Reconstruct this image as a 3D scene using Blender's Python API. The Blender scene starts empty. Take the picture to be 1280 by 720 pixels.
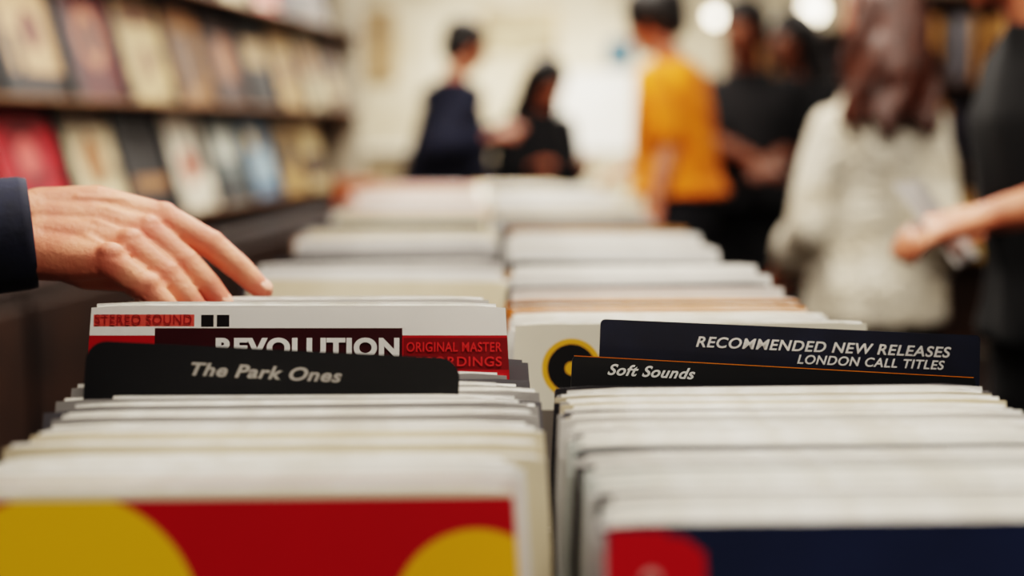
import bpy, bmesh, math, random
from mathutils import Vector, Matrix, Euler
random.seed(11)
S=bpy.context.scene; C=S.collection
R=math.radians
# ------------------------------------------------------------------ camera
F=1778.0; CAMZ=1.24; PITCH=R(6.58); YAW=R(2.1); TOPZ=1.05; DROP=CAMZ-TOPZ
cd=bpy.data.cameras.new('camera'); cam=bpy.data.objects.new('camera',cd); C.objects.link(cam); S.camera=cam
cam.location=(0,0,CAMZ); cam.rotation_euler=Euler((R(90)-PITCH,0,-YAW),'XYZ')
cd.sensor_width=36; cd.lens=50; cd.clip_start=.02
cd.dof.use_dof=True; cd.dof.focus_distance=1.10; cd.dof.aperture_fstop=2.0
CM=Matrix.Translation((0,0,CAMZ))@cam.rotation_euler.to_matrix().to_4x4()
def P(px,py,d):
    """measured photo position at a measured distance -> place in the room"""
    return CM@Vector(((px-640)/F*d,-(py-360)/F*d,-d))
def YOF(py,drop=DROP): return drop/math.tan(PITCH+math.atan((py-360)/F))
# ------------------------------------------------------------------ materials
def newmat(name):
    m=bpy.data.materials.new(name); m.use_nodes=True
    return m,m.node_tree.nodes,m.node_tree.links,m.node_tree.nodes['Principled BSDF']
def col(c): 
    return tuple(((v/255)/12.92 if v/255<=.04045 else ((v/255+.055)/1.055)**2.4) for v in c)+(1,)
def mix(n,l,fac,a,b):
    x=n.new('ShaderNodeMix'); x.data_type='RGBA'
    for sock,v in ((x.inputs[0],fac),(x.inputs[6],a),(x.inputs[7],b)):
        if hasattr(v,'is_output'): l.new(v,sock)
        else: sock.default_value=v
    return x.outputs[2]
def noise(n,l,scale,detail=3,lo=.35,hi=.65,stretch=None):
    tc=n.new('ShaderNodeTexCoord'); src=tc.outputs['Object']
    if stretch:
        mp=n.new('ShaderNodeMapping'); mp.inputs['Scale'].default_value=stretch; l.new(src,mp.inputs[0]); src=mp.outputs[0]
    t=n.new('ShaderNodeTexNoise'); t.inputs['Scale'].default_value=scale; t.inputs['Detail'].default_value=detail
    l.new(src,t.inputs['Vector'])
    r=n.new('ShaderNodeMapRange'); r.inputs[1].default_value=lo; r.inputs[2].default_value=hi; l.new(t.outputs[0],r.inputs[0])
    return r.outputs[0]
def mat(name,c,c2=None,rough=.6,scale=8,stretch=None,metal=0,bump=0,emit=0,coat=0,bd=.004):
    m,n,l,b=newmat(name)
    c2=c2 or tuple(v*.85 for v in c)
    f=noise(n,l,scale,stretch=stretch)
    l.new(mix(n,l,f,col(c),col(c2)),b.inputs['Base Color'])
    b.inputs['Roughness'].default_value=rough; b.inputs['Metallic'].default_value=metal
    if coat: b.inputs['Coat Weight'].default_value=coat; b.inputs['Coat Roughness'].default_value=.2
    if bump:
        bp=n.new('ShaderNodeBump'); bp.inputs['Strength'].default_value=bump; bp.inputs['Distance'].default_value=bd
        l.new(noise(n,l,scale*4),bp.inputs['Height']); l.new(bp.outputs[0],b.inputs['Normal'])
    if emit: b.inputs['Emission Color'].default_value=col(c); b.inputs['Emission Strength'].default_value=emit
    return m
def art(name,base,shapes,rough=.35,ns=14,nc=None,na=.25):
    m,n,l,b=newmat(name)
    tc=n.new('ShaderNodeTexCoord'); sp=n.new('ShaderNodeSeparateXYZ'); l.new(tc.outputs['Object'],sp.inputs[0])
    cb=n.new('ShaderNodeCombineXYZ'); l.new(sp.outputs[0],cb.inputs[0]); l.new(sp.outputs[2],cb.inputs[2])
    def M(op,a,bv):
        x=n.new('ShaderNodeMath'); x.operation=op
        for i,v in enumerate((a,bv)):
            if v is None: continue
            if hasattr(v,'is_output'): l.new(v,x.inputs[i])
            else: x.inputs[i].default_value=v
        return x.outputs[0]
    f=M('MULTIPLY',noise(n,l,ns),na)
    cur=mix(n,l,f,col(base),col(nc or tuple(v*.6 for v in base)))
    for s in shapes:
        if s[0]=='c':
            _,cx,cz,r,cc=s
            d=n.new('ShaderNodeVectorMath'); d.operation='DISTANCE'; l.new(cb.outputs[0],d.inputs[0]); d.inputs[1].default_value=(cx,0,cz)
            fac=M('LESS_THAN',d.outputs['Value'],r)
        else:
            _,cx,cz,hw,hh,cc=s
            fac=M('MULTIPLY',M('LESS_THAN',M('ABSOLUTE',M('SUBTRACT',sp.outputs[0],cx),None),hw),M('LESS_THAN',M('ABSOLUTE',M('SUBTRACT',sp.outputs[2],cz),None),hh))
        cur=mix(n,l,fac,cur,col(cc))
    l.new(cur,b.inputs['Base Color']); b.inputs['Roughness'].default_value=rough
    return m
# ------------------------------------------------------------------ mesh helpers
def link(name,me,m,parent=None):
    o=bpy.data.objects.new(name,me); C.objects.link(o)
    ms=m if isinstance(m,(list,tuple)) else [m]
    for x in ms: me.materials.append(x)
    if parent: o.parent=parent
    return o
def obj(name,bm,m,parent=None,smooth=False):
    bmesh.ops.recalc_face_normals(bm,faces=bm.faces)
    me=bpy.data.meshes.new(name); bm.to_mesh(me); bm.free()
    if smooth:
        for p in me.polygons: p.use_smooth=True
    return link(name,me,m,parent)
def tag(o,label,cat,group=None):
    o['label']=label; o['category']=cat
    if group: o['group']=group
    return o
def thing(name,label,cat,loc=(0,0,0),rot=(0,0,0),group=None):
    o=bpy.data.objects.new(name,None); C.objects.link(o); o.location=loc; o.rotation_euler=rot; o.empty_display_size=.05
    return tag(o,label,cat,group)
def struct(o): o['kind']='structure'; return o
def box(bm,x0,x1,y0,y1,z0,z1,bev=0):
    vs=bmesh.ops.create_cube(bm,size=1,matrix=Matrix.Translation(((x0+x1)/2,(y0+y1)/2,(z0+z1)/2))@Matrix.Diagonal((x1-x0,y1-y0,z1-z0,1)))['verts']
    if bev:
        es=list({e for v in vs for e in v.link_edges})
        bmesh.ops.bevel(bm,geom=es,offset=bev,segments=2,affect='EDGES',profile=.5)
def boxm(*a,bev=0):
    bm=bmesh.new(); box(bm,*a,bev=bev); return bm
def ball(bm,c,r,rot=None,sub=2):
    if isinstance(r,(int,float)): r=(r,r,r)
    m=Matrix.Translation(c)@((rot.to_4x4()) if rot else Matrix())@Matrix.Diagonal((*r,1))
    bmesh.ops.create_icosphere(bm,subdivisions=sub,radius=1,matrix=m)
def limb(bm,pts,rad,seg=14,sub=2):
    pts=[Vector(p) for p in pts]
    for p,r in zip(pts,rad): ball(bm,p,r,sub=sub)
    for a,b,ra,rb in zip(pts,pts[1:],rad,rad[1:]):
        d=b-a
        if d.length<1e-5: continue
        q=d.to_track_quat('Z','Y').to_matrix().to_4x4()
        bmesh.ops.create_cone(bm,cap_ends=True,segments=seg,radius1=ra,radius2=rb,depth=d.length,matrix=Matrix.Translation((a+b)/2)@q)
def loft(bm,rings,seg=24,warp=None):
    """rings: (z,rx,ry,cx,cy)"""
    prev=None; first=None
    for (z,rx,ry,cx,cy) in rings:
        vs=[]
        for i in range(seg):
            a=2*math.pi*i/seg
            p=Vector((cx+rx*math.cos(a),cy+ry*math.sin(a),z))
            if warp: p=warp(p)
            vs.append(bm.verts.new(p))
        if prev: 
            for i in range(seg): bm.faces.new((prev[i],prev[(i+1)%seg],vs[(i+1)%seg],vs[i]))
        else: first=vs
        prev=vs
    bm.faces.new(first[::-1]); bm.faces.new(prev)
def tube(bm,path,rad,seg=28,thick=.003,fold=0):
    """open cloth tube along path with wall thickness"""
    path=[Vector(p) for p in path]; rings=[]
    for k,(p,r) in enumerate(zip(path,rad)):
        t=(path[min(k+1,len(path)-1)]-path[max(k-1,0)]).normalized()
        a=t.orthogonal().normalized() if k==0 else (pa-t*pa.dot(t)).normalized()
        pa=a; b=t.cross(a)
        o_=[];i_=[]
        for s in range(seg):
            th=2*math.pi*s/seg; rr=r*(1+fold*math.sin(3*th+k*1.7)+fold*.6*math.sin(5*th-k))
            dirv=a*math.cos(th)+b*math.sin(th)
            o_.append(bm.verts.new(p+dirv*rr)); i_.append(bm.verts.new(p+dirv*(rr-thick)))
        rings.append((o_,i_))
    for (o0,i0),(o1,i1) in zip(rings,rings[1:]):
        for s in range(seg):
            t=(s+1)%seg
            bm.faces.new((o0[s],o0[t],o1[t],o1[s])); bm.faces.new((i0[t],i0[s],i1[s],i1[t]))
    for o_,i_ in (rings[0],rings[-1]):
        for s in range(seg):
            t=(s+1)%seg; bm.faces.new((o_[t],o_[s],i_[s],i_[t]))
def remeshed(bm,voxel,it=4,fac=.5):
    bmesh.ops.recalc_face_normals(bm,faces=bm.faces)
    me=bpy.data.meshes.new('t'); bm.to_mesh(me); bm.free()
    o=bpy.data.objects.new('t',me); C.objects.link(o)
    md=o.modifiers.new('r','REMESH'); md.mode='VOXEL'; md.voxel_size=voxel
    sm=o.modifiers.new('s','SMOOTH'); sm.factor=fac; sm.iterations=it
    dg=bpy.context.evaluated_depsgraph_get(); dg.update()
    out=bpy.data.meshes.new_from_object(o.evaluated_get(dg))
    bpy.data.objects.remove(o)
    for p in out.polygons: p.use_smooth=True
    return out
def text(s,size,m,parent,loc,width=None,shear=0,bold=0,name='lettering',rotz=0):
    cu=bpy.data.curves.new('txt','FONT'); cu.body=s; cu.size=size; cu.shear=shear; cu.offset=bold; cu.extrude=.0002
    cu.align_x='LEFT'; cu.space_character=1.08
    o=bpy.data.objects.new('txt',cu); C.objects.link(o)
    dg=bpy.context.evaluated_depsgraph_get(); dg.update()
    me=bpy.data.meshes.new_from_object(o.evaluated_get(dg)); bpy.data.objects.remove(o)
    if width:
        xs=[v.co.x for v in me.vertices]; w=max(xs)-min(xs)
        for v in me.vertices: v.co.x=(v.co.x-min(xs))*width/w
    me.materials.clear()
    q=link(name,me,m,parent); q.location=loc; q.rotation_euler=(R(90),-rotz,0)
    return q
# ------------------------------------------------------------------ palette
M={}
M['wood']=mat('dark_wood',(46,31,25),(26,18,15),.5,6,stretch=(1,8,8))
M['ledge']=mat('ledge_wood',(150,110,76),(108,76,50),.45,6,stretch=(8,1,8))
M['black']=mat('black_plastic',(15,15,20),(10,10,13),.45)
M['edge']=mat('paper_edge',(254,252,247),(230,225,214),.5,40)
M['paper']=mat('inner_paper',(252,251,247),(238,234,225),.7,40)
TONES={
 'white':((232,230,225),(204,200,194)),'cream':((228,216,190),(200,184,154)),'greenwhite':((210,213,206),(182,187,182)),
 'grey':((124,121,124),(88,86,92)),'darkgrey':((56,53,60),(33,31,37)),'black':((18,16,21),(10,9,13)),
 'pale':((184,180,176),(152,148,145)),'tan':((188,140,84),(134,90,50)),'orange':((232,140,26),(194,102,14)),
 'pink':((228,176,162),(206,146,130)),'red':((160,28,28),(96,14,18)),'blue':((50,74,108),(28,42,70)),'yellow':((234,194,96),(202,156,60))}
TM={k:mat('sleeve_'+k,a,b,.30,5,coat=.3) for k,(a,b) in TONES.items()}
# ------------------------------------------------------------------ sleeves
SW=.315; SH=.315
def sleeve_mesh(w,h,t,bow,nx=14,nz=6):
    bm=bmesh.new(); g=[]
    for side in (-1,1):
        rows=[]
        for k in range(nz+1):
            z=h*k/nz; row=[]
            hw=w/2-(.003 if k==nz else 0)
            for i in range(nx+1):
                u=-1+2*i/nx
                y=side*t/2*(1-.55*abs(u)**6)+bow*(1-u*u)*(z/h)
                zz=z-(.0016 if (k==nz and i in (0,nx)) else 0)
                row.append(bm.verts.new((u*hw,y,zz)))
            rows.append(row)
        g.append(rows)
    for s,rows in enumerate(g):
        for k in range(nz):
            for i in range(nx):
                q=(rows[k][i],rows[k][i+1],rows[k+1][i+1],rows[k+1][i])
                bm.faces.new(q if s==0 else q[::-1])
    a,b=g
    for i in range(nx):
        f=bm.faces.new((a[nz][i],a[nz][i+1],b[nz][i+1],b[nz][i])); f.material_index=1
        f=bm.faces.new((a[0][i+1],a[0][i],b[0][i],b[0][i+1])); f.material_index=1
    for k in range(nz):
        f=bm.faces.new((a[k+1][0],b[k+1][0],b[k][0],a[k][0])); f.material_index=1
        f=bm.faces.new((a[k][nx],b[k][nx],b[k+1][nx],a[k+1][nx])); f.material_index=1
    bmesh.ops.recalc_face_normals(bm,faces=bm.faces)
    me=bpy.data.meshes.new('sleeve'); bm.to_mesh(me); bm.free(); return me
BASE={}
def sleeve_data(tone,var,edge=None):
    k=(tone,var,edge)
    if k not in BASE:
        w=[.315,.317,.313,.316][var]; t=[.0034,.0044,.0030,.0040][var]; bw=[.0006,-.0012,.0015,0][var]
        e=edge or (TM[tone] if tone in ('black','darkgrey','grey','tan','pink') else M['edge'])
        me=sleeve_mesh(w,SH,t,bw); me.materials.append(TM[tone] if isinstance(tone,str) else tone); me.materials.append(e); BASE[k]=me
    return BASE[k]
inner_me=sleeve_mesh(.305,.316,.0012,0,8,2); inner_me.materials.append(M['paper']); inner_me.materials.append(M['paper'])
LEAN=R(10); BZ=TOPZ-SH*math.cos(LEAN)
def place(tone,x,ytop,label,group=None,var=0,raise_=0,lean=LEAN,yaw=0,roll=0,parts=True,edge=None,name='record_sleeve',cat='record sleeve'):
    h=SH
    r=thing(name,label,cat,(x,ytop-math.sin(lean)*h,BZ+raise_),(-lean,roll,yaw),group)
    me=sleeve_data(tone,var,edge)
    o=bpy.data.objects.new('cover',me); C.objects.link(o); o.parent=r
    if parts:
        i=bpy.data.objects.new('inner_sleeve',inner_me); C.objects.link(i); i.parent=r; i.location=(random.uniform(-.002,.002),[.0006,-.0012,.0015,0][var]*.6,.001+random.uniform(0,.0012)); i.scale=(1,.7,1)
        if tone in ('black','darkgrey','grey') : i.location.z=-.0022
    return r
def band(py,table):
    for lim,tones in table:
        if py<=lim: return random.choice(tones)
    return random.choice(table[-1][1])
RAIS=[-.003,-.002,0,.001,.003,.004]
def fill(x,pys,pye,n,table,label,group,jit=.004,parts=True,skip=(),xf=None,rais=RAIS,every=0,near=0):
    y0,y1=YOF(pys),YOF(pye)
    st=[random.choice([.7,.8,1,1,1.5]) if not every else random.choice([.55,.7,.8,1,2.4]) for _ in range(n-1)]; tot=sum(st); acc=0
    for k in range(n):
        y=y0+(y1-y0)*acc/tot
        if k<n-1: acc+=st[k]
        if any(a<y<b for a,b in skip): continue
        py=155+F*DROP/y
        xx=(xf(py) if xf else x)+random.uniform(-jit,jit)
        tone=band(py,table); rz=random.choice(rais)
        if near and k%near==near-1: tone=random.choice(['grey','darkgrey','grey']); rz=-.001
        if every and k%every==every-1: tone=random.choice(['darkgrey','black','grey']); rz=min(rz,0)  # periodic dark tones stand in for shade between sleeve clusters
        elif every and k%every==0: rz=max(rz,.004)
        place(tone,xx,y,label,group,var=random.randrange(4),raise_=rz,lean=LEAN+R(random.uniform(-.15,.15)),yaw=R(random.uniform(-.4,.4)),roll=R(random.uniform(-.3,.3)*(3 if every else 1)),parts=parts)
LX=-.104; RX=.233; RA=.2235
# nearest left bin --------------------------------------------------
front=art('red_cover_yellow_discs',(190,14,32),[('c',-.078,.243,.072,(250,196,24)),('c',.136,.250,.044,(246,186,20)),('r',0,.3135,.16,.003,(240,225,196))],na=.08)
place(front,-.128,YOF(610),'red record cover with big yellow circles at the front of the left bin',var=3)
cardY=YOF(493); whiteY=YOF(469); 
def lxf(py): 
    if py>585: return -.122
    if py>515: return -.108
    if py>480: return random.choice([-.103,-.110,-.125])
    return random.choice([-.102,-.106,-.125])
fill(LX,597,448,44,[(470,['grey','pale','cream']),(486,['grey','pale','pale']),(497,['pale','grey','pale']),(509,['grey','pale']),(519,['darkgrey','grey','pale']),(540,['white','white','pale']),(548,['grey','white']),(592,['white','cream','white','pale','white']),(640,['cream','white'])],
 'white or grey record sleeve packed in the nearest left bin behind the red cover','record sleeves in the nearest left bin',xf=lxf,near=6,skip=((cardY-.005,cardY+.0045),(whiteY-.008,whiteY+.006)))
def LW(px): return (px-370)/1650
def LZ(py): return .315-(py-380)/1650
wa=art('white_cover_red_band',(248,244,238),[('r',0,LZ(520),.17,(520-417)/1650,(180,16,28)),('r',LW(565),LZ(440),(632-500)/3300,(462-422)/3300,(128,8,18)),('r',LW(345),LZ(470),(500-195)/3300,(470-408)/1650,(62,8,18)),('r',LW(179),LZ(398.5),.0375,.0045,(222,92,80)),('r',LW(266.5),LZ(399),.0105,.0045,(28,22,24)),('r',LW(266.5),LZ(399),.0012,.0048,(238,232,222))],na=.04)
ws=place(wa,-.1225,whiteY,'white record sleeve with red and black title band lifted up by the hand',raise_=.054,var=3,roll=R(.3))
red=mat('red_ink',(160,18,24),rough=.5); white=mat('white_ink',(250,248,242),rough=.5); bred=mat('bright_red_ink',(232,40,40),rough=.5); dim=mat('silver_ink',(184,178,170),rough=.5)
yf=-.0040
text('STEREO SOUND',.0105,red,ws,(LW(120),yf,LZ(403)),width=118/1650,bold=0)
text('REVOLUTION',.0190,white,ws,(LW(268),yf,LZ(443)),width=226/1650,bold=.0009)
text('ORIGINAL MASTER',.0100,bred,ws,(LW(503),yf,LZ(437)),width=118/1650,bold=.0001)
text('RECORDINGS',.0100,bred,ws,(LW(503),yf,LZ(455)),width=118/1650,bold=.0001)
def card(w,h,rc,t=.0016):
    bm=bmesh.new(); pts=[(-w/2,0),(w/2,0)]
    for cx,a0,rr in ((w/2,0,rc),(-w/2,90,rc)):
        sg=1 if cx>0 else -1
        for k in range(7):
            a=R(a0+15*k); pts.append((cx-sg*rr+rr*math.cos(a),h-rr+rr*math.sin(a)))
    f=[bm.verts.new((x,-t/2,z)) for x,z in pts]; b=[bm.verts.new((x,t/2,z)) for x,z in pts]
    bm.faces.new(f); bm.faces.new(b[::-1]); n=len(pts)
    for i in range(n): bm.faces.new((f[i],b[i],b[(i+1)%n],f[(i+1)%n]))
    return bm
dc=thing('divider_card','black divider card with rounded corners and pale lettering in the nearest left bin','divider card',(-.149,cardY-math.sin(LEAN)*.35,BZ+.001),(-LEAN,R(3.2),0))
obj('card',card(.260,.348,.014),M['black'],dc)
text('The Park Ones',.0126,dim,dc,(-.057,-.0020,.3275),width=.105,shear=.3,bold=.00035)
# nearest right bin ---------------------------------------------------
redp=(200,18,38)
nav=art('navy_cover_red_square',(40,50,80),[('r',-.1375,.290,.014,.022,redp),('r',-.1290,.280,.024,.022,redp),('c',-.1210,.2925,.0165,redp),('r',-.154,.25,.0012,.06,(200,190,186)),('c',-.131,.2885,.0050,(240,176,168)),('c',-.131,.2860,.0045,(176,14,30)),('r',.02,.2,.06,.01,(60,70,100))],na=.3)
place(nav,.2215,YOF(656),'dark navy record cover with a red square at the front of the right bin',var=3)
blueY=YOF(455); orY=YOF(466)
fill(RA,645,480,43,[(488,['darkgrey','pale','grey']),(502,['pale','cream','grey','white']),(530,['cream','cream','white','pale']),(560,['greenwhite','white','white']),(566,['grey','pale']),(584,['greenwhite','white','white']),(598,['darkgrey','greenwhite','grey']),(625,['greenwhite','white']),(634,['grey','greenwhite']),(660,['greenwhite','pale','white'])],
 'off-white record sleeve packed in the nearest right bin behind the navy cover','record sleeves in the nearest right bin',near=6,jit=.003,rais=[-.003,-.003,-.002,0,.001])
navy=mat('navy_card',(22,28,52),(15,19,38),.45,20)
bc=thing('header_card','dark navy header card with two lines of white slanted capitals, standing in the right bin','header card',(.2485,blueY-math.sin(LEAN)*.34,BZ+.002),(-LEAN,R(2.8),0))
obj('card',card(.307,.342,.004),navy,bc)
k=1/1590
def BL(px,py): return ((px-988)*k,-.0018,.342-((py-(403+ (px-745)*.047)))*k)
text('RECOMMENDED NEW RELEASES',.0118,white,bc,BL(866,438.5),width=328*k,shear=.25,bold=.0002)
text('LONDON CALL TITLES',.0102,white,bc,BL(996,460.5),width=190*k,shear=.25,bold=.00015)
oc=thing('divider_card','low black divider card with a thin orange top edge in front of the header card','divider card',(.2240,orY-math.sin(LEAN)*.32,BZ+.0005),(-LEAN,R(3.5),0))
obj('card',card(.315,.3185,.004),M['black'],oc)
tk=bmesh.new(); box(tk,-.156,.156,-.0011,.0011,.3181,.3188); obj('edge_strip',tk,TM['orange'],oc)
text('Soft Sounds',.0118,white,oc,(-.130,-.0018,.3055),width=.068,shear=.4,bold=.0003)
# bins behind; black far-end sleeves stand in for the shadowed gaps -----------------------------------------------------------
Wt=['white','white','white','pale','cream','white','white']
Wv=['white','white','cream','pale','white','cream','white','tan']
FR=[-.009,-.005,-.002,0,.002,.005,.009,.012]
LB=-.122; RB=.203; RC=.218
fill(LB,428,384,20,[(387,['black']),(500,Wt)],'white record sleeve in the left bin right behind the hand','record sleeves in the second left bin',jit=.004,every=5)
held=place('white',-.13,YOF(430),'plain white record sleeve pulled up under the pointing fingertips',raise_=.040,var=0)
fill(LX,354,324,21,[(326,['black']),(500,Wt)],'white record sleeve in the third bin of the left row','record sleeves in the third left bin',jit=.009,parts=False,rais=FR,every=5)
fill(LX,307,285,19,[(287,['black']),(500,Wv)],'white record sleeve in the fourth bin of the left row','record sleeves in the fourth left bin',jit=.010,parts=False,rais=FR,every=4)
fill(LX,272,258,16,[(259,['black']),(500,['cream','white','pink','white'])],'pale or shade-darkened record sleeve in the fifth bin of the left row','record sleeves in the fifth left bin',jit=.010,parts=False,rais=FR,every=4)
fill(LX,249,236,14,[(500,['cream','white','pink','white','pink'])],'cream or pink record sleeve in the furthest bin of the left row','record sleeves in the furthest left bin',jit=.010,parts=False,rais=FR,every=5)
ring=art('white_cover_black_disc',(238,230,210),[('c',-.106,.276,.0260,(234,176,40)),('c',-.106,.276,.0212,(20,18,20)),('c',-.106,.276,.006,(234,176,40)),('r',0,.12,.2,.12,(120,112,104))],na=.08)
place(ring,RB,YOF(428),'cream record cover with a black disc ringed in yellow behind the header card',raise_=.016,var=3)
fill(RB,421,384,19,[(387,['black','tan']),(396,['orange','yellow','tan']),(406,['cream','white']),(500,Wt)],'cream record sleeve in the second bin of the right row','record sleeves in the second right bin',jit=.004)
place('orange',RB,YOF(383)+.008,'orange-edged record sleeve standing tallest in the second right bin',raise_=.005,var=1,edge=TM['orange'])
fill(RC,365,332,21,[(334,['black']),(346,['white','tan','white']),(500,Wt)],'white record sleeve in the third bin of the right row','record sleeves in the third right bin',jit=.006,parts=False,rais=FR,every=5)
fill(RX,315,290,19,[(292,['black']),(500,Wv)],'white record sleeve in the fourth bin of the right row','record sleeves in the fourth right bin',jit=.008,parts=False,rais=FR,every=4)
fill(RX,273,258,16,[(259,['black']),(500,['cream','white','white','pale','yellow'])],'pale or shade-darkened record sleeve in the fifth bin of the right row','record sleeves in the fifth right bin',jit=.008,parts=False,rais=FR,every=4)
fill(RX,249,236,14,[(500,['cream','white','yellow','white','white'])],'cream or yellowish record sleeve in the furthest bin of the right row','record sleeves in the furthest right bin',jit=.008,parts=False,rais=FR,every=5)
# bins ------------------------------------------------------------------
rng=[(.585,1.172),(1.176,1.60),(1.61,2.14),(2.16,2.66),(2.69,3.38),(3.40,4.2)]
ords=['nearest','second','third','fourth','fifth','furthest']
for side in ('left','right'):
    for i,(a,b) in enumerate(rng):
        if side=='left': x0,x1={0:(-.315,.0590),1:(-.292,.0405)}.get(i,(-.276,.050))
        else: x0,x1={0:(.0600,.400),1:(.0415,.367),2:(.053,.383)}.get(i,(.066,.400))
        if side=='left' and i>2: x1=.064
        t=thing('record_bin','dark wooden record bin, %s of the %s row'%(ords[i],side),'record bin',((x0+x1)/2,(a+b)/2,.728),(0,0,0))
        w=(x1-x0)/2; d=(b-a)/2
        obj('base_panel',boxm(-w,w,-d,d,0,.003),M['wood'],t)
        obj('front_panel',boxm(-w,w,-d,-d+.006,.003,.17,bev=.001),M['wood'],t)
        obj('back_panel',boxm(-w,w,d-.006,d,.003,.17,bev=.001),M['wood'],t)
        for s in (-1,1):
            obj('side_panel',boxm(min(s*w,s*(w-.003)),max(s*w,s*(w-.003)),-d+.006,d-.006,.003,.19,bev=.001),M['wood'],t)
t=thing('record_table','long dark wooden table carrying both rows of record bins','table',(.05,2.39,0))
obj('table_top',boxm(-.38,.37,-1.83,1.83,.70,.728,bev=.003),M['wood'],t)
for sx in (-.34,.33):
    for sy in (-1.78,0,1.78):
        obj('leg',boxm(sx-.03,sx+.03,sy-.03,sy+.03,0,.70,bev=.003),M['wood'],t)
for sx in (-.34,.33): obj('apron',boxm(sx-.012,sx+.012,-1.75,1.75,.60,.70),M['wood'],t)
t=thing('display_table','dark display table at the far end of the record rows','table',(.06,4.76,0))
obj('table_top',boxm(-.42,.42,-.5,.5,.97,1.0,bev=.003),M['wood'],t)
for sx in (-.38,.38):
    for sy in (-.46,.46): obj('leg',boxm(sx-.025,sx+.025,sy-.025,sy+.025,0,.97),M['wood'],t)
for (x,y,tone,lab) in ((-.16,4.49,'pink','pink record cover lying flat on the far display table, front left'),(.22,4.49,'cream','cream record cover lying flat on the far display table, front right'),
                       (-.15,4.89,'white','white record cover lying flat on the far display table, back left'),(.23,4.91,'yellow','yellowish record cover lying flat on the far display table, back right')):
    r=thing('record_sleeve',lab,'record sleeve',(x,y-.16,1.003),(R(-86),0,R(random.uniform(-8,8))))
    o=bpy.data.objects.new('cover',sleeve_data(tone,0)); C.objects.link(o); o.parent=r
# ------------------------------------------------------------------ room
wallm=mat('cream_wall',(218,206,182),(196,182,156),.9,2)
floorm=mat('dark_floor',(42,29,26),(25,18,17),.45,3,stretch=(1,6,1))
ceilm=mat('ceiling_paint',(150,138,120),rough=.9)
struct(obj('floor',boxm(-4,6,-2.5,12.5,-.1,0),floorm))
struct(obj('ceiling',boxm(-4,6,-2.5,12.5,2.75,2.85),ceilm))
struct(obj('wall_back',boxm(-4,6,12.4,12.5,0,2.75),wallm))
struct(obj('wall_right',boxm(5.9,6,-2.5,12.4,0,2.75),mat('side_wall',(110,88,68),(90,70,52),.9,2)))
struct(obj('wall_front',boxm(-4,5.9,-2.5,-2.4,0,2.75),mat('front_wall',(90,78,66),(70,60,50),.9,2)))
struct(obj('wall_far_left',boxm(-4,-3.9,-2.4,12.4,0,2.75),wallm))
A=P(0,155,3.32); B=P(430,155,6.58); A.z=B.z=0
u=(B-A).normalized(); nrm=Vector((u.y,-u.x,0))
ang=math.atan2(u.y,u.x)
WL=Matrix.Translation(A)@Matrix.Rotation(ang,4,'Z')
L=(B-A).length
w=struct(obj('wall_left',boxm(-5.6,L+.35,.10,.25,0,2.75),mat('display_wall',(64,45,35),(46,33,27),.8,3))); w.matrix_world=WL
w=struct(obj('trim_1',boxm(L+.15,L+.32,-.02,.10,0,2.75,bev=.004),mat('column_paint',(212,198,174),rough=.7))); w.matrix_world=WL
for z,nm in ((.955,'lowest'),(1.288,'middle'),(1.635,'highest')):
    t=thing('display_ledge','%s long wooden display ledge along the left wall'%nm,'ledge'); t.matrix_world=WL
    lm=M['ledge']
    obj('shelf_board',boxm(-1.6,L+.14,-.065,.098,z+.002,z+.014,bev=.002),lm if z<1.1 else M['wood'],t)
    obj('lip',boxm(-1.6,L+.14,-.073,-.066,z+.005,z+.018,bev=.002),lm,t)
for i in range(4):
    x0=-1.6+i*1.27; x1=x0+(1.26 if i<3 else .9)
    t=thing('cabinet','dark low wooden cabinet under the wall ledges, %s from the near end'%['first','second','third','fourth'][i],'cabinet')
    t.matrix_world=WL
    obj('body',boxm(x0,x1,-.20,.095,.0,.90,bev=.004),M['wood'],t)
    dw=(x1-x0)/2-.02
    for j in range(2):
        d=obj('door',boxm(x0+.01+j*(dw+.02),x0+.01+dw+j*(dw+.02),-.222,-.201,.06,.86,bev=.003),mat('door_wood',(52,34,25),(32,21,17),.5,5),t)
        xh=x0+(dw-.03 if j==0 else dw+.07)
        obj('handle',boxm(xh-.006,xh+.006,-.24,-.2225,.42,.56,bev=.002),M['black'],d)
arts_low=[((130,120,110),[('c',0,.15,.06,(50,40,36)),('r',0,.05,.1,.01,(90,70,60))],'grey cover with a dark brown figure'),
 ((34,28,28),[('r',0,.16,.09,.07,(100,70,52))],'dark brown cover with a brown panel'),
 ((206,22,36),[('c',0,.2,.085,(110,12,24)),('c',0,.2,.05,(216,96,90)),('r',0,.03,.12,.012,(236,204,186))],'red cover with a darker ring'),
 ((228,206,168),[('c',.01,.18,.07,(150,98,60)),('r',0,.28,.14,.01,(70,46,34))],'cream cover with a tan portrait shape'),
 ((22,18,18),[('r',0,.10,.12,.02,(150,106,66))],'near-black cover with an ochre stripe'),
 ((240,230,208),[('c',-.02,.14,.06,(170,72,44)),('r',.08,.2,.03,.08,(44,38,36))],'white cover with a rust disc and dark bar'),
 ((110,118,116),[('r',0,.2,.1,.05,(186,188,176)),('r',0,.05,.12,.03,(30,28,30))],'grey cover with a pale panel above a dark strip'),
 ((90,122,148),[('r',.02,.12,.1,.06,(150,172,182)),('c',-.04,.22,.04,(234,206,150))],'grey-blue cover with a pale moon shape'),
 ((200,162,104),[('c',0,.16,.08,(66,56,50)),('r',0,.29,.14,.02,(36,30,28))],'sand coloured cover with a grey disc'),
 ((226,198,146),[('r',0,.1,.14,.05,(60,38,28))],'buff cover with a brown lower panel')]
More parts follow.
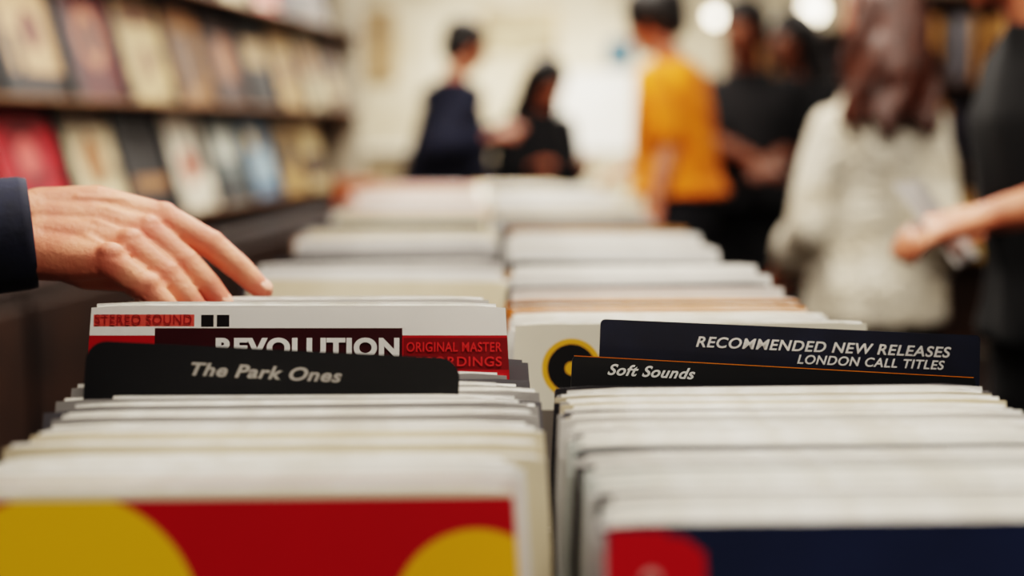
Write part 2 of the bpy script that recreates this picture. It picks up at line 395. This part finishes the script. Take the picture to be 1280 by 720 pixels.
arts_up=[((70,64,64),[('r',0,.16,.1,.09,(110,98,90)),('c',-.05,.09,.03,(226,182,44))],'grey-brown cover with a faded panel and yellow spot'),
 ((42,35,35),[('r',0,.16,.12,.1,(126,94,74))],'dark cover with a dull brown picture'),
 ((44,33,31),[('r',0,.17,.13,.11,(186,150,112)),('c',.02,.17,.05,(96,36,32)),('r',-.08,.1,.02,.06,(30,22,22))],'dark-bordered cover with a tan picture'),
 ((92,26,26),[('c',0,.17,.085,(166,104,76)),('c',0,.17,.05,(56,22,22))],'maroon cover with a brown ring'),
 ((208,176,126),[('r',0,.26,.13,.03,(92,56,36)),('c',0,.12,.05,(116,76,48))],'beige cover with a brown top strip'),
 ((160,112,68),[('r',0,.14,.06,.09,(46,28,23))],'tan cover with a dark upright figure'),
 ((60,36,29),[('c',0,.16,.08,(144,90,56))],'brown cover with a lighter disc'),
 ((32,27,26),[('r',0,.2,.11,.05,(164,136,98))],'near-black cover with a khaki panel'),
 ((204,166,114),[('c',0,.15,.05,(106,62,38)),('r',.09,.15,.02,.12,(50,34,27))],'ochre cover with a brown disc and side bar'),
 ((226,206,168),[('r',0,.2,.08,.06,(150,100,64))],'pale cover with a dusty brown panel'),
 ((120,86,60),[('r',0,.1,.1,.05,(206,180,140))],'chestnut cover with a light lower panel')]
def frame_bm(w,h,t,fw):
    bm=bmesh.new(); 
    box(bm,-w/2-fw,-w/2,-t,t,-.004,h+fw); box(bm,w/2,w/2+fw,-t,t,-.004,h+fw); box(bm,-w/2,w/2,-t,t,h,h+fw); return bm
def wall_row(zb,arts,start,n,word,sp=.365,framed=()):
    for i in range(n):
        b,sh,desc=arts[(start+i)%len(arts)]
        xx=-.60+(start+i)*sp
        r=thing('record_sleeve','%s on the %s wall ledge'%(desc,word),'record sleeve'); 
        r.matrix_world=WL@Matrix.Translation((xx,-.052,zb+.0145))@Matrix.Rotation(R(-15),4,'X')
        m=art('cover_art',b,sh,na=.75,ns=18,nc=tuple(v*.42 for v in b),rough=.55)
        me=sleeve_mesh(.318,.312,.005,.001,8,4); me.materials.append(m); me.materials.append(M['edge'])
        o=bpy.data.objects.new('cover',me); C.objects.link(o); o.parent=r
        if i in framed: obj('frame',frame_bm(.318,.312,.014,.022),M['black'],r)
wall_row(.955,arts_low,0,10,'lowest',framed=(3,4,6,8))
wall_row(1.288,arts_up,0,11,'middle',framed=(1,2,3,5,7,9))
wall_row(1.635,arts_low[::-1],4,6,'highest',framed=(1,3))
# far wall things
a=P(700,190,12.2); b=P(792,88,12.2)
t=thing('poster','large white poster on the back wall between the shoppers','poster',((a.x+b.x)/2,12.37,a.z))
w=(b.x-a.x)/2; h=b.z-a.z
obj('sheet',boxm(-w,w,-.004,.004,0,h),mat('poster_paper',(252,250,242),(240,236,224),.8,3),t)
obj('frame',frame_bm(2*w,h,.012,.02),TM['cream'],t)
a=P(775,66,12.2)
t=tag(obj('wall_sign',card(.22,.24,.05,t=.02),mat('blue_sign',(60,110,130),(44,86,104),.5)),'small blue sign high on the back wall left of the yellow shirt','sign'); t.location=(a.x,12.38,a.z-.12)
for px,py,wd_,ht,cc,lab in ((462,60,.4,.6,(180,150,112),'brown framed poster on the back wall left of the man in navy'),(650,40,.6,.34,(190,172,140),'wide pale framed print high on the back wall behind the woman in black')):
    a=P(px,py,12.2); t=thing('poster',lab,'poster',(a.x,12.37,a.z-ht/2))
    obj('sheet',boxm(-wd_/2,wd_/2,-.004,.004,0,ht),mat('print_paper',cc,tuple(v*.7 for v in cc),.8,6),t); obj('frame',frame_bm(wd_,ht,.012,.02),TM['tan'],t)
a=P(480,240,9.5)
t=thing('counter','white shop counter in the back left of the room','counter',(a.x,a.y,0))
obj('body',boxm(-.55,.35,-.25,.25,.05,1.05,bev=.006),mat('counter_white',(170,148,116),rough=.6),t)
obj('counter_top',boxm(-.58,.38,-.28,.28,1.05,1.09,bev=.004),mat('counter_top',(236,226,206),rough=.4),t)
obj('plinth',boxm(-.53,.33,-.23,.23,0,.05),M['wood'],t)
a=P(446,240,5.9)
t=thing('side_table','small tall orange-brown wooden side table at the end of the wall display','table',(a.x,a.y,0))
bw=mat('orange_wood',(200,98,44),(164,74,32),.4,10,stretch=(1,1,6))
obj('top',boxm(-.085,.085,-.085,.085,.99,1.01,bev=.003),bw,t)
obj('box_body',boxm(-.078,.078,-.078,.078,.84,.99,bev=.002),bw,t)
for sx in (-1,1):
    for sy in (-1,1): obj('leg',boxm(sx*.062-.010,sx*.062+.010,sy*.062-.010,sy*.062+.010,0,.84),bw,t)
shm=mat('shelf_wood',(78,50,34),(52,33,22),.5,6)
for si,(px,d,wd,lab) in enumerate(((1195,7.6,1.0,'tall brown record shelf behind the woman in white, right part of the shop'),(1010,10.5,1.2,'tall brown record shelf against the back of the room behind the man in black'))):
    a=P(px,155,d); 
    t=thing('record_shelf',lab,'shelf',(a.x,a.y,0))
    for s in (-1,1): obj('side_panel',boxm(s*wd/2-.015,s*wd/2+.015,-.17,.17,0,1.95),shm,t)
    obj('back_panel',boxm(-wd/2,wd/2,.165,.175,.05,1.95),shm,t)
    for kk in range(5): obj('shelf_board',boxm(-wd/2,wd/2,-.17,.165,.06+kk*.46,.08+kk*.46),shm,t)
    for kk in range(1,4):
        xx=-wd/2+.05
        while xx<wd/2-.08:
            tw=random.choice([.03,.045,.06])
            tn=random.choice(['tan','darkgrey','darkgrey','tan','grey','yellow','black'])
            lx=['second','third','fourth'][kk-1]
            o=obj('record_box',boxm(-tw/2,tw/2,-.15,.15,0,.33,bev=.002),TM[tn])
            o.location=(a.x+xx+tw/2,a.y,.081+kk*.46)
            tag(o,'record box set standing on the %s shelf of the %s'%(lx,'shelf behind the woman in white' if si==0 else 'shelf behind the man in black'),'box set','record box sets on the %s board, %s'%(lx,'right shelf' if si==0 else 'back shelf'))
            xx+=tw+random.choice([.004,.03,.09])
# lamps
glow=mat('lamp_glow',(255,240,214),emit=8)
for px,py,d,r,lab in ((895,20,11.0,.062,'round glowing pendant lamp, left one, above the man in black'),(1016,12,10.0,.080,'round glowing pendant lamp, right one, left of the brown-haired woman')):
    a=P(px,py,d)
    t=thing('pendant_lamp',lab,'lamp',(a.x,a.y,2.75))
    dz=a.z-2.75
    bm=bmesh.new(); ball(bm,(0,0,dz),r,sub=3); obj('globe',bm,glow,t,True)
    bm=bmesh.new(); limb(bm,[(0,0,-.003),(0,0,dz+r*.95)],[.005,.005],seg=8,sub=1); obj('cord',bm,M['black'],t,True)
    bm=bmesh.new(); bmesh.ops.create_cone(bm,cap_ends=True,segments=24,radius1=.05,radius2=.03,depth=.05,matrix=Matrix.Translation((0,0,dz+r))); obj('cap',bm,M['black'],t)
def area(loc,size,e,c=(1,.93,.84),rot=(0,0,0)):
    l=bpy.data.lights.new('area','AREA'); l.shape='RECTANGLE'; l.size=size[0]; l.size_y=size[1]; l.energy=e; l.color=c
    o=bpy.data.objects.new('area_light',l); C.objects.link(o); o.location=loc; o.rotation_euler=rot
for i,(x,y,e) in enumerate(((.35,-.6,30),(.35,1.4,52),(.35,3.2,56),(.2,5.2,48),(2.2,2.6,24),(2.6,6.6,32),(.2,8.0,74),(.6,10.8,165),(3.6,10.2,66))):
    t=thing('added_ceiling_panel','added unseen rectangular ceiling light panel, %s from the front'%['first','second','third','fourth','fifth','sixth','seventh','eighth','ninth'][i],'ceiling light',(x,y,2.75))  # panels added out of view to light the records and the room
    obj('frame',boxm(-.62,.62,-.17,.17,-.04,0,bev=.004),TM['white'],t)
    obj('added_diffuser',boxm(-.58,.58,-.14,.14,-.046,-.0405),mat('added_diffuser',(255,240,214),emit=2),t)
    area((x,y,2.69),(1.1,.4),e)
wd=bpy.data.worlds.new('world'); S.world=wd; wd.use_nodes=True; wd.node_tree.nodes['Background'].inputs[0].default_value=(.5,.38,.28,1); wd.node_tree.nodes['Background'].inputs[1].default_value=.3
# ------------------------------------------------------------------ people
def skin_mat(name,c,c2,knuckles=(),bump=.3,rough=.5):
    m,n,l,b=newmat(name)
    cur=mix(n,l,noise(n,l,24,4,.35,.7),col(c),col(c2))
    tc=n.new('ShaderNodeTexCoord')
    for kp,rr in knuckles:
        d=n.new('ShaderNodeVectorMath'); d.operation='DISTANCE'; l.new(tc.outputs['Object'],d.inputs[0]); d.inputs[1].default_value=kp
        mr=n.new('ShaderNodeMapRange'); mr.interpolation_type='SMOOTHSTEP'; mr.inputs[1].default_value=rr*.2; mr.inputs[2].default_value=rr; mr.inputs[3].default_value=.5; mr.inputs[4].default_value=0
        l.new(d.outputs['Value'],mr.inputs[0]); cur=mix(n,l,mr.outputs[0],cur,col((196,84,72)))
    l.new(cur,b.inputs['Base Color']); b.inputs['Roughness'].default_value=rough
    b.inputs['Subsurface Weight'].default_value=.05; b.inputs['Subsurface Radius'].default_value=(.01,.004,.002); b.inputs['Subsurface Scale'].default_value=.3
    bp=n.new('ShaderNodeBump'); bp.inputs['Strength'].default_value=bump; bp.inputs['Distance'].default_value=.0008
    l.new(noise(n,l,220,4,.3,.7),bp.inputs['Height']); l.new(bp.outputs[0],b.inputs['Normal'])
    return m
SK=skin_mat('skin',(190,120,88),(160,90,64))
SKD=skin_mat('skin_brown',(124,72,46),(96,53,34))
def hand_geo(bm,wr,dr,nrm_,k=1.0,side=1):
    dr=dr.normalized(); nn=(nrm_-dr*nrm_.dot(dr)).normalized(); lat=dr.cross(nn)*side
    for j,off in enumerate((-.027,-.009,.009,.027)):
        mc=wr+dr*.085*k+lat*off*k
        limb(bm,[wr+dr*.01+lat*off*.6*k,mc],[.017*k,.014*k])
        Ln=[.07,.085,.09,.08][j]*k
        a=mc+dr*Ln*.45+nn*Ln*.12+lat*off*.15; b=a+dr*Ln*.22+nn*Ln*.3
        limb(bm,[mc,a,b],[.0115*k,.010*k,.009*k])
    th=wr+dr*.03*k+lat*.03*k
    limb(bm,[wr+dr*.015,th,th+dr*.035*k+lat*.018*k+nn*.01,th+dr*.06*k+lat*.014*k+nn*.025],[.017*k,.015*k,.011*k,.009*k])
def person(label,pos,H,heading,topm,botm,hairm,skinm=SK,lean=0,tilt=0,arms=None,sleeve='long',hem=.92,loose=.014,hair='short',topname='shirt',extra_body=None,skip_hand=None,shoes=None,sw=1.0,vol=1.0,flare=1.2,turn=0,sd=0,ssz=1.0,hl_=0,slen=.75,spread=1.0,puff=1.0):
    k=H/1.72
    root=thing('person',label,'person',(pos.x,pos.y,0),(0,0,-heading))
    inv=(Matrix.Translation(root.location)@Matrix.Rotation(-heading,4,'Z')).inverted()
    def Wp(p):
        p=Vector(p)*k
        if p.z>.95*k: p.y+=lean*(p.z-.95*k); p.z-=abs(lean)*.12*(p.z-.95*k)
        return p
    neck=Wp((0,0,1.48)); HR=Matrix.Rotation(-turn,4,'Z')@Matrix.Rotation(-tilt,4,'X'); Rt=Matrix.Translation(neck)@HR@Matrix.Translation(-neck)
    def Hp(p): return Rt@Wp(p)
    shp={s:Wp((s*.168*sw,-.005,1.375-sd)) for s in (-1,1)}
    ar={}
    for s,key in ((-1,'L'),(1,'R')):
        if arms and key in arms:
            e,w=[inv@Vector(q) for q in arms[key]]
        else:
            e=shp[s]+Vector((s*.05,-.02,-.28))*k; w=e+Vector((-s*.05,.2,.06))*k
        ar[s]=(e,w)
    bm=bmesh.new()
    rings=[(.82,.13,.095,0,0),(.92,.165,.115,0,-.01),(1.04,.14,.10,0,0),(1.18,.15*sw,.108,0,.005),(1.30-sd*.7,.172*sw,.112,0,.0),(1.375-sd*.6,.155*sw,.09,0,-.008),(1.42-sd*.3,.10*sw,.066,0,-.01),(1.46,.055,.055,0,-.005)]
    loft(bm,rings,warp=Wp)
    for s in (-1,1):
        limb(bm,[Wp((s*.085,0,.88)),Wp((s*.10,.012,.48)),Wp((s*.105,-.02,.09))],[.088*k,.055*k,.038*k])
        ball(bm,Wp((s*.10,-.03,.36)),(.052*k,.055*k,.11*k))
        limb(bm,[Wp((s*.105,-.03,.045)),Wp((s*.115,.13,.035))],[.036*k,.026*k])
        e,w=ar[s]
        limb(bm,[shp[s],shp[s]*.5+e*.5,e],[.05*k*ssz,.045*k*ssz,.038*k]); limb(bm,[e,e*.65+w*.35,w],[.038*k,.04*k,.026*k])
        if skip_hand!=s:
            dv=(w-e).normalized(); hand_geo(bm,w,dv,Vector((-s*.3,.05,-1)),k,side=(1 if s>0 else -1))
    limb(bm,[Wp((0,-.01,1.42-sd)),Hp((0,.008,1.54))],[.055*k,.05*k])
    hr=HR.to_3x3()
    ball(bm,Hp((0,.012,1.625)),(.073*k,.092*k,.098*k),hr,sub=3)
    ball(bm,Hp((0,.045,1.565)),(.05*k,.05*k,.048*k),hr)
    ball(bm,Hp((0,.085,1.538)),(.022*k,.018*k,.018*k),hr)
    limb(bm,[Hp((0,.097,1.62)),Hp((0,.117,1.59))],[.008*k,.012*k])
    ball(bm,Hp((0,.09,1.638)),(.05*k,.018*k,.01*k),hr)
    ball(bm,Hp((0,.096,1.563)),(.024*k,.009*k,.008*k),hr)
    for s in (-1,1):
        ball(bm,Hp((s*.076,.0,1.605)),(.01*k,.018*k,.03*k),hr)
        ball(bm,Hp((s*.04,.07,1.592)),(.024*k,.024*k,.02*k),hr)
    me=remeshed(bm,.0085,3)
    if extra_body:
        b2=bmesh.new(); b2.from_mesh(me); em=extra_body.copy(); em.transform(inv); b2.from_mesh(em); b2.to_mesh(me); b2.free()
        for p in me.polygons: p.use_smooth=True
    me.materials.clear(); link('body',me,skinm,root)
    for s in (-1,1):
        bm=bmesh.new(); ball(bm,Hp((s*.032,.092,1.612)),(.012*k,.008*k,.007*k),hr); obj('eye',bm,M['black'],root,True)
    bm=bmesh.new()
    def g(z): return .014+(loose-.014)*max(0,min(1,(1.34-sd-z)/.3))
    rr=[r for r in rings if r[0]>hem+.03]
    hz=[(hem,.165+loose*flare,.115+loose*flare,0,0)]
    loft(bm,[(z,a+g(z),b+g(z)*(1.2 if z<1.3 else 1),cx,cy) for z,a,b,cx,cy in hz+[(z,max(a,.15*sw),b,cx,cy) for z,a,b,cx,cy in rr[:-2]]+[(1.42-sd*.3,.11*sw,.072,0,-.01),(1.46,.058,.055,0,-.008)]],warp=Wp)
    for s in (-1,1):
        e,w=ar[s]; sh=shp[s]
        ball(bm,sh,.064*k*ssz)
        q=slen if sleeve=='short' else 1
        pe=sh+(e-sh)*q; gg=min(loose,.026)*puff
        limb(bm,[sh,sh*.5+pe*.5,pe],[.064*k*ssz,(.047+gg)*k*ssz,(.042+gg)*k])
        if sleeve=='long':
            wq=e+(w-e)*(.93)
            limb(bm,[e,e*.5+wq*.5,wq],[(.042+gg)*k,(.038+gg*1.1)*k,(.030+gg*.8)*k])
    me=remeshed(bm,.011,4)
    for v in me.vertices:
        v.co+=v.normal*(.003*math.sin(math.atan2(v.co.y,v.co.x)*9+v.co.z*22))
    me.materials.clear(); link(topname,me,topm,root)
    bm=bmesh.new()
    loft(bm,[(.80,.15,.115,0,0),(.90,.178,.128,0,-.008),(.98,.165,.118,0,-.003)],warp=Wp)
    for s in (-1,1): limb(bm,[Wp((s*.085,0,.86)),Wp((s*.10,.01,.48)),Wp((s*.105,-.02,.10))],[.098*k,.070*k,.056*k])
    me=remeshed(bm,.012,4); me.materials.clear(); link('trousers',me,botm,root)
    for s in (-1,1):
        bm=bmesh.new(); limb(bm,[Wp((s*.105,-.035,.046)),Wp((s*.113,.05,.048)),Wp((s*.118,.15,.036))],[.046*k,.044*k,.036*k])
        me=remeshed(bm,.009,3)
        for v in me.vertices: v.co.z=max(v.co.z,.002)
        me.materials.clear(); link('shoe',me,shoes or M['black'],root)
    bm=bmesh.new()
    ball(bm,Hp((0,-.024,1.655)),(.080*k*vol,.092*k*vol,.084*k*vol),hr,sub=3)
    if hair=='short':
        ball(bm,Hp((0,-.055,1.59)),(.068*k,.055*k*vol,.068*k),hr); ball(bm,Hp((0,.035,1.705)),(.055*k,.05*k,.028*k*vol),hr)
        for j in range(22):
            a=j*2.4; q=.03+.03*(j%3)/2; ball(bm,Hp((q*math.cos(a),-.02+q*1.2*math.sin(a),1.722-.25*q+.006*math.sin(j*5))),(.017+.006*(j%2))*k*vol)
    else:
        h_=hl_
        limb(bm,[Hp((0,-.045,1.63)),Hp((0,-.065,1.54)),Wp((0,-.085,1.45+h_*.5)),Wp((0,-.10,1.38+h_))],[.082*k*vol,.082*k*vol,.080*k*vol,.062*k])
        for j in range(15):
            a=R(-105+210*j/14); cx=math.sin(a); cy=-math.cos(a)
            ph=j*1.3; pts=[]; rad=[]
            zb=1.33+h_+.022*math.sin(j*2.1)
            for i in range(8):
                f=i/7; z=1.64+(zb-1.64)*f
                rr_=(.072+.030*f*spread)*vol
                p=(cx*rr_+.012*math.sin(ph+f*10),-.03+cy*rr_*.85-.03*f+.008*math.cos(ph+f*10),z)
                pts.append(Hp(p) if z>1.52 else Wp(p)); rad.append((.022-.009*f*f)*k)
            limb(bm,pts,rad,seg=8,sub=1)
    me=remeshed(bm,.007,2 if hair=='long' else 4); me.materials.clear()
    link('hair',me,hairm,root)
    return root
navyj=mat('navy_jacket',(18,24,48),(11,15,32),.85,30,bump=.15,bd=.001); blackc=mat('black_cloth',(12,11,15),(8,7,10),.95,30,bump=.3); blackt=mat('black_tee',(8,8,10),(5,5,7),1.0,30)
yel=mat('yellow_cloth',(240,136,4),(216,110,2),.8,10,bump=.3); whc=mat('white_blouse',(230,221,203),(200,187,165),.85,14,bump=.8,bd=.012)
jeans=mat('dark_jeans',(20,19,27),(13,12,18),.85,30); hairb=mat('dark_hair',(22,13,10),(12,8,7),.6,60,stretch=(6,6,1)); hairbr=mat('brown_hair',(80,38,20),(38,18,10),.5,18,stretch=(5,5,1))
def G(px,d): return P(px,155,d)
person('man in navy jacket with short dark hair, facing right at the back',G(556,6.5),1.71,R(58),navyj,jeans,hairb,lean=.1,tilt=R(20),topname='jacket',vol=1.15,loose=.08,hem=.80,flare=.7,
  arms={'R':(P(540,188,6.28),P(604,172,6.20)),'L':(P(590,185,6.7),P(628,164,6.45))})
person('woman with long dark hair in black clothes, looking down beside the man in navy',G(667,6.9),1.55,R(150),blackc,blackc,hairb,lean=.12,tilt=R(25),hair='long',topname='jacket',vol=1.3,loose=.08,hl_=-.04)
person('man in bright yellow shirt and dark trousers, facing left with head bowed',G(850,5.2),1.74,R(-55),yel,jeans,hairb,lean=.08,tilt=R(24),sleeve='short',hem=.97,loose=.04,vol=1.28,flare=.5,
  arms={'L':(P(834,190,5.02),P(818,255,4.98)),'R':(P(845,188,5.45),P(788,210,5.4))})
person('man in black t-shirt between the yellow shirt and the woman in white',G(938,5.7),1.72,R(-150),blackc,blackc,hairb,skinm=SKD,lean=.08,tilt=R(20),sleeve='short',vol=1.15,loose=.06,
  arms={'R':(P(895,180,5.55),P(943,200,5.4)),'L':(P(989,190,5.65),P(961,205,5.42))})
person('person in dark long-sleeved clothes partly hidden behind the man in black t-shirt',G(1000,6.2),1.70,R(-130),blackc,blackc,hairb,skinm=SKD,lean=.05,tilt=R(15),vol=1.25,loose=.075,hair='long')
person('woman with long brown hair in loose white blouse, seen from behind',G(1098,3.4),1.60,R(-12),whc,blackc,hairbr,lean=.0,tilt=R(4),hair='long',hem=.82,loose=.020,topname='blouse',sw=.84,vol=1.04,flare=.6,turn=R(-10),sd=.05,ssz=.84,hl_=0.0,spread=1.5,puff=1.35,
  arms={'L':(P(1016,284,3.38),P(984,330,3.54)),'R':(P(1172,286,3.32),P(1158,348,3.48))})
person('man in black t-shirt at the right edge, facing left and holding a record cover',G(1345,2.3),1.66,R(-88),blackt,blackc,hairb,lean=.12,tilt=R(22),sleeve='short',slen=1.0,
  arms={'L':(P(1368,244,2.08),P(1236,272,2.08)),'R':(P(1392,236,2.45),P(1275,262,2.34))})
t=thing('record_sleeve','small pale record cover held in the hands of the man at the right edge','record sleeve',P(1212,326,2.13),(0,0,0))
t.rotation_euler=Euler((R(-40),0,R(60)),'XYZ')
o=bpy.data.objects.new('cover',sleeve_data('pale',0)); C.objects.link(o); o.parent=t; o.scale=(.58,.8,.48)
# --- the hand in the near left
hb=bmesh.new()
def hl(pts,rad): limb(hb,[P(*p) for p in pts],rad,seg=20,sub=3)
fing={'index':([(204,275,1.240),(264,306,1.245),(300,336,1.248),(328,363,1.25)],[.0150,.0127,.0114,.0094]),
 'middle':([(184,292,1.218),(232,329,1.222),(259,356,1.224),(279,380,1.225)],[.0150,.0129,.0115,.0097]),
 'ring':([(162,309,1.196),(208,344,1.202),(232,370,1.204),(250,392,1.206)],[.0146,.0126,.0112,.0096]),
 'pinky':([(138,327,1.174),(184,359,1.182),(206,381,1.184),(221,401,1.187)],[.0134,.0114,.0102,.0089])}
for nm,(p,r) in fing.items(): hl(p,r)
hl([(50,266,1.222),(120,260,1.234),(204,275,1.240)],[.022,.0200,.0150])
hl([(50,280,1.215),(115,280,1.220),(184,292,1.218)],[.023,.0195,.0147])
hl([(50,300,1.205),(105,302,1.203),(162,309,1.198)],[.023,.0190,.0144])
hl([(50,318,1.195),(95,324,1.186),(138,327,1.176)],[.022,.0190,.0136])
hl([(70,300,1.225),(130,305,1.232),(175,305,1.232)],[.022,.018,.012])
hl([(60,314,1.21),(110,336,1.205),(155,344,1.197)],[.02,.018,.014])
hl([(80,296,1.235),(130,325,1.262),(180,358,1.278),(222,385,1.275)],[.02,.0165,.0135,.0105])
el=Vector((-.60,1.14,1.13))
for a,b in (((50,272,1.220),.012),((50,314,1.198),-.012)):
    w=P(*a); limb(hb,[w,w.lerp(el+Vector((0,0,b)),.5),el+Vector((0,0,b))],[.0235,.028,.032],seg=20,sub=3)
for nm in fing:
    tp=P(*fing[nm][0][0])+Vector((0,-.001,.0070)); ball(hb,tp,(.0120,.0112,.0096),sub=3)
    q1=P(*fing[nm][0][1])+Vector((.001,-.001,.0028)); ball(hb,q1,(.0110,.0106,.0104),sub=3)
    w0=P(70,{'index':258,'middle':268,'ring':284,'pinky':302}[nm],1.212); limb(hb,[w0.lerp(tp,.2)+Vector((0,-.002,.008)),w0.lerp(tp,.6)+Vector((0,-.002,.0078)),tp+Vector((0,-.001,.001))],[.004,.005,.005],seg=10,sub=2)
hand_me=remeshed(hb,.0018,5)
pos=Vector((-.78,1.37,0)); 
knk=[]
inv7=(Matrix.Translation(pos)@Matrix.Rotation(-R(90),4,'Z')).inverted()
for nm in fing:
    for j,rr in ((0,.024),(1,.021),(3,.022)): knk.append((inv7@P(*fing[nm][0][j]),rr))
SK7=skin_mat('skin_hand',(216,146,116),(190,112,88),knk,bump=.4,rough=.6)
p7=person('shopper in dark navy jacket at the left edge, reaching a hand over the records',pos,1.74,R(90),navyj,jeans,hairb,skinm=SK7,lean=.02,tilt=R(20),
  arms={'R':(el,el.lerp(P(45,293,1.209),.5)),'L':(Vector((-.82,1.62,1.1)),Vector((-.78,1.63,.87)))},topname='jacket',extra_body=hand_me,skip_hand=1,sleeve='long')
i7=(Matrix.Translation(p7.location)@Matrix.Rotation(-R(90),4,'Z')).inverted()
bm=bmesh.new(); c0=P(40,291,1.207)
path=[c0.lerp(el,t_) for t_ in (0,.03,.15,.35,.6,.8,1)]
tube(bm,[i7@p for p in path],[.0465,.0480,.0485,.052,.055,.060,.064],fold=.008)
obj('jacket_cuff',bm,navyj,p7,True)
nailm=mat('nail',(222,158,136),rough=.4)
for nm,sz in (('index',.0060),('middle',.0058)):
    a=P(*fing[nm][0][2]); b=P(*fing[nm][0][3]); dv=(b-a).normalized(); up=(Vector((.25,-.45,.85))); up=(up-dv*up.dot(dv)).normalized(); la=dv.cross(up)
    r3=i7.to_3x3()@Matrix((la,dv,up)).transposed()
    bm=bmesh.new(); ball(bm,i7@(b-dv*.001+up*.0078),(sz,.0070,.0018),r3,sub=3); obj('fingernail',bm,nailm,p7,True)
# ------------------------------------------------------------------ look
S.view_settings.view_transform='Filmic'; S.view_settings.look='High Contrast'; S.view_settings.exposure=.12
